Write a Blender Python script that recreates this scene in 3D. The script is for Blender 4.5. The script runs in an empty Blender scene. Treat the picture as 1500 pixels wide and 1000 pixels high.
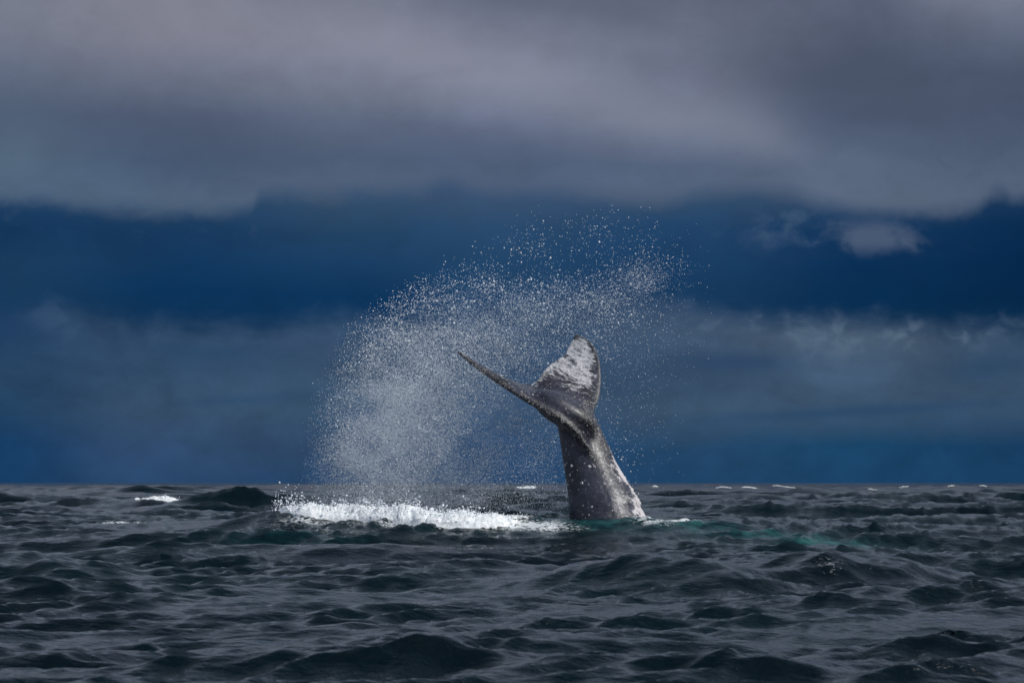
import bpy, bmesh, math, random
import numpy as np
from mathutils import Vector, Matrix

SC = bpy.context.scene
COL = SC.collection
random.seed(7)
RNG = np.random.default_rng(11)
R = math.radians

# ------------------------------------------------------------------ camera
EYE = 1.5                       # eye height above mean sea level, standing in a small boat
FPX = 4167.0                    # 100 mm lens, in units of the photograph's 1500 px width
WHALE_Y = 62.0                  # distance to the whale
cam_d = bpy.data.cameras.new("camera")
cam = bpy.data.objects.new("camera", cam_d)
COL.objects.link(cam)
cam.location = (0, 0, EYE)
cam.rotation_euler = (R(90), 0, 0)
cam_d.lens = 100.0
cam_d.sensor_width = 36.0
cam_d.shift_y = (706.5 - 500) / 1500
cam_d.clip_start = 0.1
cam_d.clip_end = 20000
cam_d.dof.use_dof = True
cam_d.dof.focus_distance = WHALE_Y
cam_d.dof.aperture_fstop = 5.0
SC.camera = cam

# ------------------------------------------------------------------ sun
SUN_EL, SUN_AZ = 38.0, 111.0    # azimuth clockwise from +Y (the view): behind the camera, to the right
sl = bpy.data.lights.new("sun", "SUN")
sl.energy = 3.2
sl.angle = R(2.0)
sl.color = (1.0, 0.98, 0.955)
sun = bpy.data.objects.new("sun", sl)
COL.objects.link(sun)
sd = Vector((math.sin(R(SUN_AZ)) * math.cos(R(SUN_EL)), math.cos(R(SUN_AZ)) * math.cos(R(SUN_EL)), math.sin(R(SUN_EL))))
sun.rotation_euler = sd.to_track_quat("Z", "Y").to_euler()
sun.location = sd * 50

# ------------------------------------------------------------------ colour management
SC.view_settings.view_transform = "Standard"
SC.view_settings.look = "None"
SC.view_settings.exposure = 0.0
SC.view_settings.gamma = 1.0
SC.view_settings.use_curve_mapping = False
SC.cycles.sample_clamp_direct = 1.4


def lin(r, g, b):
    f = lambda c: (c / 255 / 12.92) if c / 255 <= 0.04045 else ((c / 255 + 0.055) / 1.055) ** 2.4
    return (f(r), f(g), f(b), 1.0)


class NT:
    """small helper that writes node math"""
    def __init__(self, tree):
        self.t = tree
        self.n = tree.nodes
        self.l = tree.links

    def put(self, sock, v):
        if isinstance(v, bpy.types.NodeSocket):
            self.l.new(v, sock)
        else:
            sock.default_value = v

    def m(self, op, a, b=None, c=None, clamp=False):
        n = self.n.new("ShaderNodeMath")
        n.operation = op
        n.use_clamp = clamp
        self.put(n.inputs[0], a)
        if b is not None:
            self.put(n.inputs[1], b)
        if c is not None:
            self.put(n.inputs[2], c)
        return n.outputs[0]

    def comb(self, x, y, z):
        n = self.n.new("ShaderNodeCombineXYZ")
        for i, v in enumerate((x, y, z)):
            self.put(n.inputs[i], v)
        return n.outputs[0]

    def noise(self, vec, scale, detail=4.0, rough=0.5, dist=0.0):
        n = self.n.new("ShaderNodeTexNoise")
        n.inputs["Scale"].default_value = scale
        n.inputs["Detail"].default_value = detail
        n.inputs["Roughness"].default_value = rough
        n.inputs["Distortion"].default_value = dist
        self.l.new(vec, n.inputs["Vector"])
        return n.outputs["Fac"]

    def smooth(self, v, lo, hi, a=0.0, b=1.0):
        n = self.n.new("ShaderNodeMapRange")
        n.interpolation_type = "SMOOTHSTEP"
        self.put(n.inputs["Value"], v)
        n.inputs["From Min"].default_value = lo
        n.inputs["From Max"].default_value = hi
        n.inputs["To Min"].default_value = a
        n.inputs["To Max"].default_value = b
        return n.outputs["Result"]

    def mix(self, fac, a, b):
        n = self.n.new("ShaderNodeMix")
        n.data_type = "RGBA"
        self.put(n.inputs[0], fac)
        self.put(n.inputs[6], a)
        self.put(n.inputs[7], b)
        return n.outputs[2]

    def ramp(self, v, stops):
        n = self.n.new("ShaderNodeValToRGB")
        e = n.color_ramp.elements
        while len(e) < len(stops):
            e.new(0.5)
        for el, (p, c) in zip(e, stops):
            el.position = p
            el.color = c
        self.l.new(v, n.inputs[0])
        return n.outputs[0]

    def scale(self, vec, s):
        n = self.n.new("ShaderNodeVectorMath")
        n.operation = "MULTIPLY"
        self.l.new(vec, n.inputs[0])
        n.inputs[1].default_value = s
        return n.outputs[0]


# ------------------------------------------------------------------ sky: storm clouds as a function of direction
world = bpy.data.worlds.new("World")
SC.world = world
world.use_nodes = True
w = NT(world.node_tree)
w.n.clear()
geo = w.n.new("ShaderNodeTexCoord")
sep = w.n.new("ShaderNodeSeparateXYZ")
w.l.new(geo.outputs["Generated"], sep.inputs[0])
X, Y, Z = sep.outputs
DEG = 180 / math.pi
el = w.m("MULTIPLY", w.m("ARCSINE", Z), DEG)
az = w.m("MULTIPLY", w.m("ARCTAN2", X, Y), DEG)
PD = 72.7                                             # photograph pixels per degree
A = lambda px: (px - 750) / PD
E = lambda py: (706 - py) / PD
cv = w.comb(w.m("MULTIPLY", az, 0.42), el, 0.0)       # clouds are drawn out sideways
n_big = w.m("SUBTRACT", w.noise(cv, 0.32, 4, 0.52, 0.3), 0.5)
cv2 = w.comb(w.m("MULTIPLY", az, 0.62), el, 3.7)
n_mid = w.m("SUBTRACT", w.noise(cv2, 0.85, 6, 0.58, 0.4), 0.5)
n_fine = w.m("SUBTRACT", w.noise(w.comb(w.m("MULTIPLY", az, 0.7), el, 9.1), 2.1, 7, 0.58, 0.45), 0.5)


def blob(px, py, sx, sy, rot=0.0, warp=0.6):
    """soft patch of cloud centred on a direction; sizes in degrees"""
    da = w.m("SUBTRACT", w.m("MULTIPLY_ADD", n_mid, warp * sx, az), A(px))
    de = w.m("SUBTRACT", w.m("MULTIPLY_ADD", n_fine, warp * sy, el), E(py))
    c, s = math.cos(R(rot)), math.sin(R(rot))
    u = w.m("MULTIPLY", w.m("ADD", w.m("MULTIPLY", da, c), w.m("MULTIPLY", de, s)), 1 / sx)
    v = w.m("MULTIPLY", w.m("SUBTRACT", w.m("MULTIPLY", de, c), w.m("MULTIPLY", da, s)), 1 / sy)
    q = w.m("ADD", w.m("MULTIPLY", u, u), w.m("MULTIPLY", v, v))
    return w.m("EXPONENT", w.m("MULTIPLY", q, -1.0))


# three layers of cloud, each known at seven headings and blended between them; past the ends they mirror on round the horizon
pxm = w.m("PINGPONG", w.m("MULTIPLY_ADD", az, PD, 750.0), 1500.0)
pxw = w.m("ADD", pxm, w.m("ADD", w.m("MULTIPLY", n_big, 150.0), w.m("MULTIPLY", n_mid, 90.0)))
pyv = w.m("MULTIPLY_ADD", el, -PD, 706.0)
pyw = w.m("ADD", pyv, w.m("ADD", w.m("MULTIPLY", n_mid, 40.0), w.m("MULTIPLY", n_big, 36.0)))
STA = [0, 250, 500, 750, 1000, 1250, 1500]


def layer(y0, y1, table):
    v = w.m("MULTIPLY_ADD", pyw, 1.0 / (y1 - y0), -y0 / (y1 - y0), clamp=True)
    out = None
    for k, rowc in enumerate(table):
        st = [(i / (len(rowc) - 1), lin(*c)) for i, c in enumerate(rowc)]
        r = w.ramp(v, st)
        out = r if out is None else w.mix(w.smooth(pxw, STA[k - 1], STA[k]), out, r)
    return out


def edge_curve(pts):
    n = w.n.new("ShaderNodeFloatCurve")
    c = n.mapping.curves[0]
    while len(c.points) < len(pts):
        c.points.new(0.5, 0.5)
    for p, (x, y) in zip(c.points, pts):
        p.location = (x / 1500.0, y / 1000.0)
        p.handle_type = "AUTO_CLAMPED"
    n.mapping.update()
    w.l.new(w.m("MULTIPLY_ADD", pxm, 1 / 1500.0, w.m("MULTIPLY", n_mid, 0.03)), n.inputs["Value"])
    return w.m("MULTIPLY", n.outputs[0], 1000.0)


deck_c = layer(0, 300, [
    [(119, 124, 140), (115, 121, 138), (97, 107, 128), (77, 91, 113), (81, 102, 125), (77, 97, 122)],
    [(127, 129, 144), (127, 129, 146), (105, 112, 132), (83, 95, 118), (71, 89, 115), (81, 101, 125)],
    [(116, 121, 138), (129, 132, 150), (117, 123, 142), (95, 106, 128), (77, 93, 118), (84, 100, 123)],
    [(101, 108, 128), (118, 123, 142), (132, 138, 158), (106, 115, 138), (81, 96, 122), (77, 94, 120)],
    [(94, 101, 122), (105, 112, 131), (109, 116, 137), (117, 125, 146), (85, 100, 125), (83, 98, 122)],
    [(89, 97, 118), (82, 91, 112), (74, 85, 107), (75, 88, 111), (86, 101, 124), (90, 104, 126)],
    [(124, 130, 150), (97, 106, 127), (76, 87, 110), (72, 85, 108), (79, 94, 117), (85, 100, 123)]])
gap_c = layer(290, 480, [
    [(31, 62, 96), (19, 54, 90), (25, 60, 94), (23, 59, 93), (21, 57, 91)],
    [(35, 66, 100), (23, 57, 94), (16, 53, 91), (8, 49, 87), (13, 51, 87)],
    [(51, 78, 108), (35, 68, 102), (24, 61, 99), (10, 51, 90), (13, 53, 90)],
    [(57, 80, 110), (41, 72, 106), (33, 68, 104), (27, 64, 100), (25, 61, 97)],
    [(51, 77, 107), (31, 65, 101), (25, 61, 99), (21, 57, 93), (23, 57, 91)],
    [(37, 66, 99), (14, 51, 89), (8, 47, 85), (5, 45, 81), (9, 47, 81)],
    [(25, 55, 89), (7, 43, 79), (3, 39, 75), (3, 39, 73), (7, 43, 75)]])
bank_c = layer(440, 706, [
    [(29, 58, 93), (27, 57, 92), (39, 68, 99), (35, 67, 100), (18, 57, 96), (23, 61, 100)],
    [(59, 80, 108), (51, 76, 105), (47, 73, 102), (55, 79, 106), (47, 73, 106), (41, 70, 105)],
    [(51, 76, 105), (53, 77, 106), (53, 77, 104), (55, 81, 108), (49, 75, 106), (37, 68, 104)],
    [(49, 75, 106), (51, 76, 105), (53, 77, 106), (55, 79, 108), (41, 71, 106), (33, 67, 104)],
    [(51, 73, 102), (59, 79, 104), (53, 76, 103), (59, 83, 108), (34, 69, 103), (30, 67, 102)],
    [(55, 77, 104), (71, 90, 112), (65, 87, 112), (57, 82, 108), (23, 64, 98), (26, 66, 102)],
    [(43, 65, 94), (49, 71, 97), (54, 77, 102), (55, 79, 105), (23, 62, 98), (24, 63, 99)]])
b_edge = edge_curve([(0, 462), (100, 452), (165, 466), (250, 478), (370, 478), (480, 468), (600, 460), (750, 440), (900, 430), (985, 442), (1100, 462), (1250, 470), (1400, 476), (1500, 488)])
d_edge = edge_curve([(0, 306), (100, 311), (200, 315), (340, 313), (368, 308), (380, 291), (500, 288), (620, 284), (655, 275), (700, 286), (800, 290), (950, 303), (1080, 286), (1150, 290), (1200, 308), (1300, 318), (1420, 314), (1455, 293), (1480, 304), (1500, 302)])
ragged = w.m("ADD", w.m("MULTIPLY", n_mid, 62.0), w.m("MULTIPLY", n_fine, 34.0))
bank_f = w.smooth(w.m("SUBTRACT", w.m("ADD", pyv, ragged), b_edge), -26.0, 30.0)
deck_f = w.smooth(w.m("SUBTRACT", w.m("ADD", pyv, w.m("MULTIPLY", ragged, 0.7)), d_edge), 15.0, -26.0)


def tone(col, amt_mid, amt_fine):
    f = w.m("ADD", 1.0, w.m("ADD", w.m("MULTIPLY", n_mid, amt_mid), w.m("MULTIPLY", n_fine, amt_fine)))
    n = w.n.new("ShaderNodeVectorMath")
    n.operation = "SCALE"
    w.l.new(col, n.inputs[0])
    w.l.new(f, n.inputs["Scale"])
    return n.outputs[0]


def add(col, fac, amount, c):
    return w.mix(w.m("MULTIPLY", fac, amount), col, c)


sky = w.mix(bank_f, tone(gap_c, 0.5, 0.1), tone(bank_c, 0.75, 0.35))
scrap = w.m("MULTIPLY", blob(1160, 326, 1.0, 0.42, 8, 1.2), w.smooth(n_fine, -0.14, 0.18))
sky = add(sky, scrap, 0.8, lin(66, 88, 118))
lone = w.smooth(w.m("ADD", blob(1278, 354, 0.95, 0.46, 0, 1.1), w.m("MULTIPLY", n_fine, 1.5)), 0.14, 1.0)
lone = w.m("MULTIPLY", lone, w.smooth(w.m("MULTIPLY_ADD", n_fine, 0.25, el), E(384), E(354)))
sky = add(sky, lone, 0.78, lin(80, 96, 121))
lit = w.smooth(w.m("ADD", n_fine, w.m("MULTIPLY", n_mid, 0.5)), 0.0, 0.2)
sky = add(sky, w.m("MULTIPLY", blob(1160, 482, 1.9, 0.30, -4, 1.0), lit), 0.75, lin(84, 104, 126))
sky = add(sky, w.m("MULTIPLY", blob(1340, 494, 1.9, 0.32, 4, 1.0), lit), 0.75, lin(88, 108, 128))
sky = add(sky, w.m("MULTIPLY", blob(110, 474, 1.1, 0.3, -22, 1.0), lit), 0.3, lin(62, 86, 116))
sky = add(sky, blob(1080, 530, 1.5, 0.20, -2, 0.6), 0.6, lin(38, 66, 100))
sky = add(sky, blob(1260, 602, 3.0, 0.12, 3, 0.5), 0.65, lin(36, 68, 102))
sky = add(sky, blob(1440, 540, 0.9, 0.26, 8, 0.6), 0.5, lin(34, 64, 96))
sky = add(sky, blob(300, 515, 1.6, 0.2, -3, 0.8), 0.45, lin(36, 68, 102))
sky = add(sky, blob(360, 585, 1.6, 0.12, 4, 0.6), 0.4, lin(38, 70, 104))
sky = w.mix(deck_f, sky, tone(deck_c, 0.44, 0.22))
for (bx_, by_, sx_, sy_, ro_, am_, c_) in (
        (640, 88, 2.4, 0.42, -13, 0.65, (134, 137, 154)), (880, 150, 2.2, 0.42, -16, 0.55, (126, 131, 149)), (1085, 196, 1.3, 0.40, -18, 0.6, (119, 126, 146)),
        (1270, 130, 2.7, 0.75, -8, 0.75, (74, 83, 104)), (830, 12, 2.0, 0.34, -8, 0.5, (88, 95, 116)), (300, 205, 3.4, 0.55, -4, 0.55, (70, 84, 109)), (700, 215, 2.2, 0.40, -8, 0.45, (76, 90, 117)),
        (30, 215, 0.75, 0.9, -35, 0.45, (86, 105, 126)), (300, 40, 3.6, 0.6, -3, 0.4, (130, 132, 147))):
    sky = w.mix(w.m("MULTIPLY", w.m("MULTIPLY", blob(bx_, by_, sx_, sy_, ro_, 0.5), am_), deck_f), sky, lin(*c_))
sky = add(sky, w.m("MULTIPLY", blob(1395, 236, 0.9, 0.26, 0, 1.2), w.smooth(n_fine, 0.0, 0.14)), 0.55, lin(66, 80, 104))
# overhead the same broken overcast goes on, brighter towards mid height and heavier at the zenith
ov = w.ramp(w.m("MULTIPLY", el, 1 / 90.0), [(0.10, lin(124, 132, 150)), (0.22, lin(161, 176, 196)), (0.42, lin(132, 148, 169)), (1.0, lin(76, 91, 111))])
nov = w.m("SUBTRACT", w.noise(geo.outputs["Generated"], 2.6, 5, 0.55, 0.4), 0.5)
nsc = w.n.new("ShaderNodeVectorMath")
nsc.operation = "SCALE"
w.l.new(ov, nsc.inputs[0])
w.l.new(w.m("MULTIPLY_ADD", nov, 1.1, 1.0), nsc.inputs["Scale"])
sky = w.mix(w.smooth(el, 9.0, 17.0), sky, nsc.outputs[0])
# below the horizon the same dull blue
sky = w.mix(w.smooth(el, -0.15, -1.5), sky, lin(20, 34, 48))
nish = w.n.new("ShaderNodeTexSky")
nish.sky_type = "NISHITA"
nish.sun_disc = False
nish.sun_elevation = R(SUN_EL)
nish.sun_rotation = R(SUN_AZ)
bg_c = w.n.new("ShaderNodeBackground")
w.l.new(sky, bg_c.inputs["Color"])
bg_n = w.n.new("ShaderNodeBackground")
w.l.new(nish.outputs[0], bg_n.inputs["Color"])
bg_n.inputs["Strength"].default_value = 0.08
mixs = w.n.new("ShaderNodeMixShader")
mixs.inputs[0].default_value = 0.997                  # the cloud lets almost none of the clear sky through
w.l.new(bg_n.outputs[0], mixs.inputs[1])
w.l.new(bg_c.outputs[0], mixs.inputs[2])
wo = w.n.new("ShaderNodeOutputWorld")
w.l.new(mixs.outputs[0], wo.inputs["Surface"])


# ------------------------------------------------------------------ helpers
def at(px, py, d=WHALE_Y):
    """a point at distance d seen in the photograph at px, py"""
    return np.array([(px - 750) / FPX * d, d, EYE + (706 - py) / FPX * d])


def tag(o, label=None, cat=None, group=None, kind=None):
    for k, v in (("label", label), ("category", cat), ("group", group), ("kind", kind)):
        if v:
            o[k] = v
    return o


def mesh_np(name, V, F, mat, attrs=None, smooth=True):
    V = np.asarray(V, np.float32)
    F = np.asarray(F, np.int32)
    me = bpy.data.meshes.new(name)
    k = F.shape[1]
    me.vertices.add(len(V))
    me.vertices.foreach_set("co", V.ravel())
    me.loops.add(F.size)
    me.loops.foreach_set("vertex_index", F.ravel())
    me.polygons.add(len(F))
    me.polygons.foreach_set("loop_start", np.arange(0, F.size, k, dtype=np.int32))
    me.polygons.foreach_set("use_smooth", np.full(len(F), smooth))
    me.update(calc_edges=True)
    for an, av in (attrs or {}).items():
        a = me.attributes.new(an, "FLOAT", "POINT")
        a.data.foreach_set("value", np.asarray(av, np.float32))
    if mat:
        me.materials.append(mat)
    return me


def link(name, me, parent=None):
    o = bpy.data.objects.new(name, me)
    COL.objects.link(o)
    if parent:
        o.parent = parent
    return o


def grid_faces(nr, nc):
    i = np.arange(nr - 1)[:, None] * nc + np.arange(nc - 1)[None, :]
    i = i.ravel()
    return np.stack([i, i + 1, i + nc + 1, i + nc], 1)


_perm = RNG.permutation(4096)
_val = RNG.random(4096) * 2 - 1


def vnoise(P):
    """smooth value noise of an (n,3) array"""
    Pi = np.floor(P).astype(np.int64)
    f = P - Pi
    f = f * f * f * (f * (f * 6 - 15) + 10)
    out = 0
    for dx in (0, 1):
        for dy in (0, 1):
            for dz in (0, 1):
                h = _perm[(_perm[(_perm[(Pi[:, 0] + dx) & 4095] + Pi[:, 1] + dy) & 4095] + Pi[:, 2] + dz) & 4095]
                wgt = (f[:, 0] if dx else 1 - f[:, 0]) * (f[:, 1] if dy else 1 - f[:, 1]) * (f[:, 2] if dz else 1 - f[:, 2])
                out = out + _val[h] * wgt
    return out


def fbm(P, oct=4, gain=0.5, billow=False):
    P = np.asarray(P, float)
    s, a, tot = 0, 1.0, 0
    for k in range(oct):
        v = vnoise(P * 2.03 ** k + 17.3 * k)
        s = s + a * (np.abs(v) * 2 - 0.6 if billow else v)
        tot += a
        a *= gain
    return s / tot


def new_mat(name):
    m = bpy.data.materials.new(name)
    m.use_nodes = True
    t = NT(m.node_tree)
    b = t.n["Principled BSDF"]
    return m, t, b


def attr(t, name):
    n = t.n.new("ShaderNodeAttribute")
    n.attribute_name = name
    return n.outputs["Fac"]


def sstep(x, a, b):
    t = np.clip((x - a) / (b - a), 0, 1)
    return t * t * (3 - 2 * t)


def gauss(x, y, x0, y0, sx, sy, rot=0.0):
    c, s = math.cos(R(rot)), math.sin(R(rot))
    u = ((x - x0) * c + (y - y0) * s) / sx
    v = (-(x - x0) * s + (y - y0) * c) / sy
    return np.exp(-u * u - v * v)


# ------------------------------------------------------------------ the sea: a spectrum of wind waves
def wave_tile(N, L, lam_lo, lam_hi, lam_p, hs, wind_deg, spread, seed):
    """periodic patch of sea (height and sideways pull) L metres wide, wavelengths lam_lo..lam_hi"""
    rng = np.random.default_rng(seed)
    k1 = np.fft.fftfreq(N, L / N) * 2 * np.pi
    KX, KY = np.meshgrid(k1, k1, indexing="xy")
    K = np.hypot(KX, KY)
    K[0, 0] = 1
    lam = 2 * np.pi / K
    kp = 2 * np.pi / lam_p
    th = np.arctan2(KY, KX) - R(wind_deg)
    D = np.abs(np.cos(th)) ** spread * (np.cos(th) > 0) + 0.04 * np.abs(np.cos(th)) ** 2
    P = np.exp(-1.25 * (kp / K) ** 2) * K ** -3.75 * D
    P[(lam < lam_lo) | (lam > lam_hi)] = 0
    P[0, 0] = 0
    h = (rng.normal(size=(N, N)) + 1j * rng.normal(size=(N, N))) * np.sqrt(P)
    z = np.fft.ifft2(h).real
    sc = 1.0 if hs is None else hs / 4 / z.std()
    dx = np.fft.ifft2(1j * h * KX / K).real
    dy = np.fft.ifft2(1j * h * KY / K).real
    return np.stack([dx, dy, z], -1) * sc, P, sc, L


WIND = -74.0
T_long = wave_tile(1024, 317.0, 4.0, 60.0, 13.5, 0.84, WIND, 6, 3)
T_mid = wave_tile(1024, 71.0, 0.9, 4.0, 13.5, 0.25, WIND + 9, 7, 5)
T_short = wave_tile(1024, 19.0, 0.16, 0.9, 17.0, 0.16, WIND - 8, 5, 9)


def sample(tile, x, y):
    D, _, _, L = tile
    N = D.shape[0]
    u = (x / L * N) % N
    v = (y / L * N) % N
    i = np.floor(u).astype(int)
    j = np.floor(v).astype(int)
    fu = (u - i)[..., None]
    fv = (v - j)[..., None]
    i0, j0, i1, j1 = i % N, j % N, (i + 1) % N, (j + 1) % N
    return (D[j0, i0] * (1 - fu) + D[j0, i1] * fu) * (1 - fv) + (D[j1, i0] * (1 - fu) + D[j1, i1] * fu) * fv


def rot2(x, y, deg):
    c, s = math.cos(R(deg)), math.sin(R(deg))
    return x * c - y * s, x * s + y * c


# single steep waves that stand out: x, y of the crest, half length, half width, height, heading
RIDGES = [
    (5.0, 40.5, 2.0, 1.05, 0.54, 3), (2.1, 38.5, 2.1, 1.15, 0.50, 6), (-6.9, 40.0, 1.4, 0.95, 0.44, -6),
    (-5.2, 42.0, 1.5, 0.8, 0.24, 2), (-13.4, 142.0, 1.9, 1.6, 0.22, 0), (6.2, 47.0, 2.6, 1.0, 0.16, 4),
]


def sea_disp(x, y, step=None):
    """displacement (dx, dy, z) of the sea at rest point x, y; step is the local mesh spacing"""
    r = np.hypot(x, y)
    if step is None:
        step = np.full_like(r, 0.05)
    f_l = 1 - 0.2 * sstep(step, 6.0, 40.0)
    f_m = 1 - 0.85 * sstep(step, 0.6, 2.4)
    f_s = 1 - sstep(step, 0.16, 0.55)
    a = sample(T_long, x * 0.62 + 11.0, y + 40.0)
    b = sample(T_mid, *rot2(x * 0.66, y, 21.0))
    c = sample(T_short, *rot2(x * 0.75, y, -17.0))
    bx, by = rot2(b[..., 0], b[..., 1], -21.0)
    cx, cy = rot2(c[..., 0], c[..., 1], 17.0)
    # wavelets ride on patches of gusty and calmer water
    g = 0.72 + 0.55 * sample(T_long, x * 1.7 + 90, y * 0.9 - 35)[..., 2] / 0.155 * 0.35
    g = np.clip(g, 0.35, 1.35)
    # the water heaped up around the whale lies higher and calmer
    wh = np.exp(-((x + 0.5) / 12.0) ** 4 - ((y - 62.5) / 3.6) ** 2)
    calm = 1 - 0.85 * wh
    # past the whale the sea runs steeper
    far = sstep(r, 72.0, 125.0)
    f_l = f_l * (0.80 + 0.20 * sstep(r, 30.0, 60.0) + 0.35 * far)
    f_m = f_m * (1 + 1.1 * far)
    dx = 0.72 * a[..., 0] * f_l * calm + 0.52 * bx * f_m * g * (1 - 0.4 * wh) + 0.5 * cx * f_s * g
    dy = 0.72 * a[..., 1] * f_l * calm + 0.52 * by * f_m * g * (1 - 0.4 * wh) + 0.5 * cy * f_s * g
    z = a[..., 2] * f_l * calm + b[..., 2] * f_m * g * (1 - 0.4 * wh) + c[..., 2] * f_s * g
    z = z + 0.68 * wh
    # low green swell that the stock stands behind
    sw = np.exp(-((x - 2.0) / 3.2) ** 4 - ((y - 60.9) / 0.55) ** 2)
    z = z + 0.15 * sw
    dy = dy - 0.12 * sw
    z = z + 0.28 * np.exp(-((x + 4.0) / 1.9) ** 4 - ((y - 61.2) / 1.2) ** 2)
    for (x0, y0, sx, sy, h, ro) in RIDGES:
        q = gauss(x + 0.35 * np.sin(y * 1.3), y + 0.25 * np.sin(x * 1.9 + x0) + 0.12 * np.sin(x * 4.7), x0, y0, sx, sy, ro)
        z = z + h * q
    return dx, dy, z


def sea_z(x, y):
    x = np.atleast_1d(np.asarray(x, float))
    y = np.atleast_1d(np.asarray(y, float))
    u, v = x.copy(), y.copy()
    st = np.maximum(0.05, np.hypot(x, y) * 0.002)
    for _ in range(6):
        dx, dy, z = sea_disp(u, v, st)
        u, v = x - dx, y - dy
    return z


def build_sea():
    rows = [0.6]
    while rows[-1] < 9000:
        r = rows[-1]
        if r < 15:
            q = 0.03
        elif r < 34:
            q = 0.0024
        elif r < 90:
            q = 0.0021
        elif r < 400:
            q = 0.0031
        elif r < 1200:
            q = 0.0065
        else:
            q = 0.02
        rows.append(r * (1 + q))
    rows = np.array(rows)
    inner = np.linspace(-12.0, 12.0, 540)
    outer = 12.0 + np.cumsum(np.geomspace(0.06, 14, 46))
    outer = outer / outer[-1] * 168 if False else outer
    outer = 12.0 + (outer - 12.0) * (168.0 / (outer[-1] - 12.0))
    ang = np.concatenate([-outer[::-1], inner, outer])
    RR, AA = np.meshgrid(rows, np.radians(ang), indexing="ij")
    x = RR * np.sin(AA)
    y = RR * np.cos(AA)
    dr = np.gradient(rows)[:, None]
    da = np.gradient(np.radians(ang))[None, :] * RR
    step = np.maximum(np.broadcast_to(dr, RR.shape) * 0.55, da)
    dx, dy, z = sea_disp(x, y, step)
    V = np.stack([x + dx, y + dy, z], -1).reshape(-1, 3)
    nr, nc = RR.shape
    F = grid_faces(nr, nc)[:, ::-1]
    xf, yf = V[:, 0], V[:, 1]
    foam = np.zeros(len(V))
    aer = np.zeros(len(V))

    def spots(arr, lst):
        for (px, d, sx, sy, amt) in lst:
            xx = (px - 750) / FPX * d
            np.maximum(arr, amt * gauss(xf, yf, xx, d, sx, sy), out=arr)
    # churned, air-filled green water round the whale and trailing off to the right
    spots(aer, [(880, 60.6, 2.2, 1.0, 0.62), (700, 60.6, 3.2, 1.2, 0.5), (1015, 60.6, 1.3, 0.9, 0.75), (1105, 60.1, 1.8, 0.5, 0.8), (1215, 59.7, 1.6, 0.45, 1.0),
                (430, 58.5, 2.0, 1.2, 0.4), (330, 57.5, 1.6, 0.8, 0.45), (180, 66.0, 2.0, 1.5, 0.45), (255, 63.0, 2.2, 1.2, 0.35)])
    # lacy foam
    spots(foam, [(770, 60.3, 1.1, 0.55, 0.9), (825, 60.2, 1.0, 0.45, 0.5), (890, 61.2, 1.3, 0.40, 0.55), (950, 61.4, 0.5, 0.35, 0.8), (1012, 61.2, 0.6, 0.5, 0.95), (960, 60.8, 0.9, 0.6, 0.6),
                 (600, 60.2, 2.0, 0.5, 0.6), (450, 60.6, 1.0, 0.6, 0.6), (500, 59.3, 1.2, 0.5, 0.42), (180, 66.0, 1.4, 1.2, 0.62),
                 (245, 64.5, 1.6, 1.0, 0.45), (360, 59.5, 1.4, 0.5, 0.45), (1215, 39.3, 0.35, 0.35, 0.44), (160, 41.6, 0.3, 0.3, 0.5), (325, 141, 0.6, 1.2, 0.7)])
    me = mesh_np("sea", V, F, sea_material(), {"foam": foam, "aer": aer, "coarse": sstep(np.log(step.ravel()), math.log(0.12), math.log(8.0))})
    o = link("sea", me)
    tag(o, "dark choppy sea reaching to the horizon", kind="structure")
    return o


def sea_material():
    m, t, b = new_mat("sea_water")
    tc = t.n.new("ShaderNodeTexCoord").outputs["Object"]
    rp = t.scale(tc, (0.5, 1.0, 1.0))
    n1 = t.noise(rp, 3.2, 5, 0.6, 0.4)
    n2 = t.noise(t.scale(tc, (0.5, 1.0, 1.0)), 13.0, 4, 0.6, 0.2)
    bump = t.n.new("ShaderNodeBump")
    bump.inputs["Strength"].default_value = 1.0
    bump.inputs["Distance"].default_value = 0.036
    t.l.new(t.m("ADD", t.m("MULTIPLY", n1, 0.75), t.m("MULTIPLY", n2, 0.6)), bump.inputs["Height"])
    t.l.new(bump.outputs[0], b.inputs["Normal"])
    big = t.noise(tc, 0.10, 3, 0.5)
    body = t.mix(t.smooth(big, 0.35, 0.65), (0.0003, 0.0042, 0.0075, 1), (0.0004, 0.0072, 0.0105, 1))
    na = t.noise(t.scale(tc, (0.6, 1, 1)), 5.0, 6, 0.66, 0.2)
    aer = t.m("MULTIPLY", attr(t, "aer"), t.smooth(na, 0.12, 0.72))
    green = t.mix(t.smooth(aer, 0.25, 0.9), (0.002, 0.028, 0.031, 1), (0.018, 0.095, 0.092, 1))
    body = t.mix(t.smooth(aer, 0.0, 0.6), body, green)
    # foam threads: ridged noise
    f1 = t.noise(t.scale(tc, (0.7, 1, 1)), 6.5, 8, 0.7, 0.15)
    f2 = t.noise(t.scale(tc, (0.7, 1, 1)), 19.0, 6, 0.7, 0.2)
    ridge = t.m("SUBTRACT", 1.0, t.m("MULTIPLY", t.m("ABSOLUTE", t.m("SUBTRACT", f1, 0.5)), 7.0))
    pat = t.m("ADD", t.m("MULTIPLY", ridge, 0.5), t.m("MULTIPLY", f2, 0.6))
    fm = t.smooth(t.m("ADD", pat, t.m("MULTIPLY", attr(t, "foam"), 0.85)), 1.02, 1.32)
    fm = t.m("MULTIPLY", fm, t.smooth(attr(t, "foam"), 0.02, 0.25))
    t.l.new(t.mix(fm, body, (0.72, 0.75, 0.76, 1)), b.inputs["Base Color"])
    t.l.new(t.m("ADD", t.m("MULTIPLY", fm, 0.6), t.m("MULTIPLY_ADD", attr(t, "coarse"), 0.07, 0.06)), b.inputs["Roughness"])
    b.inputs["IOR"].default_value = 1.333
    return m


sea = build_sea()


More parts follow.
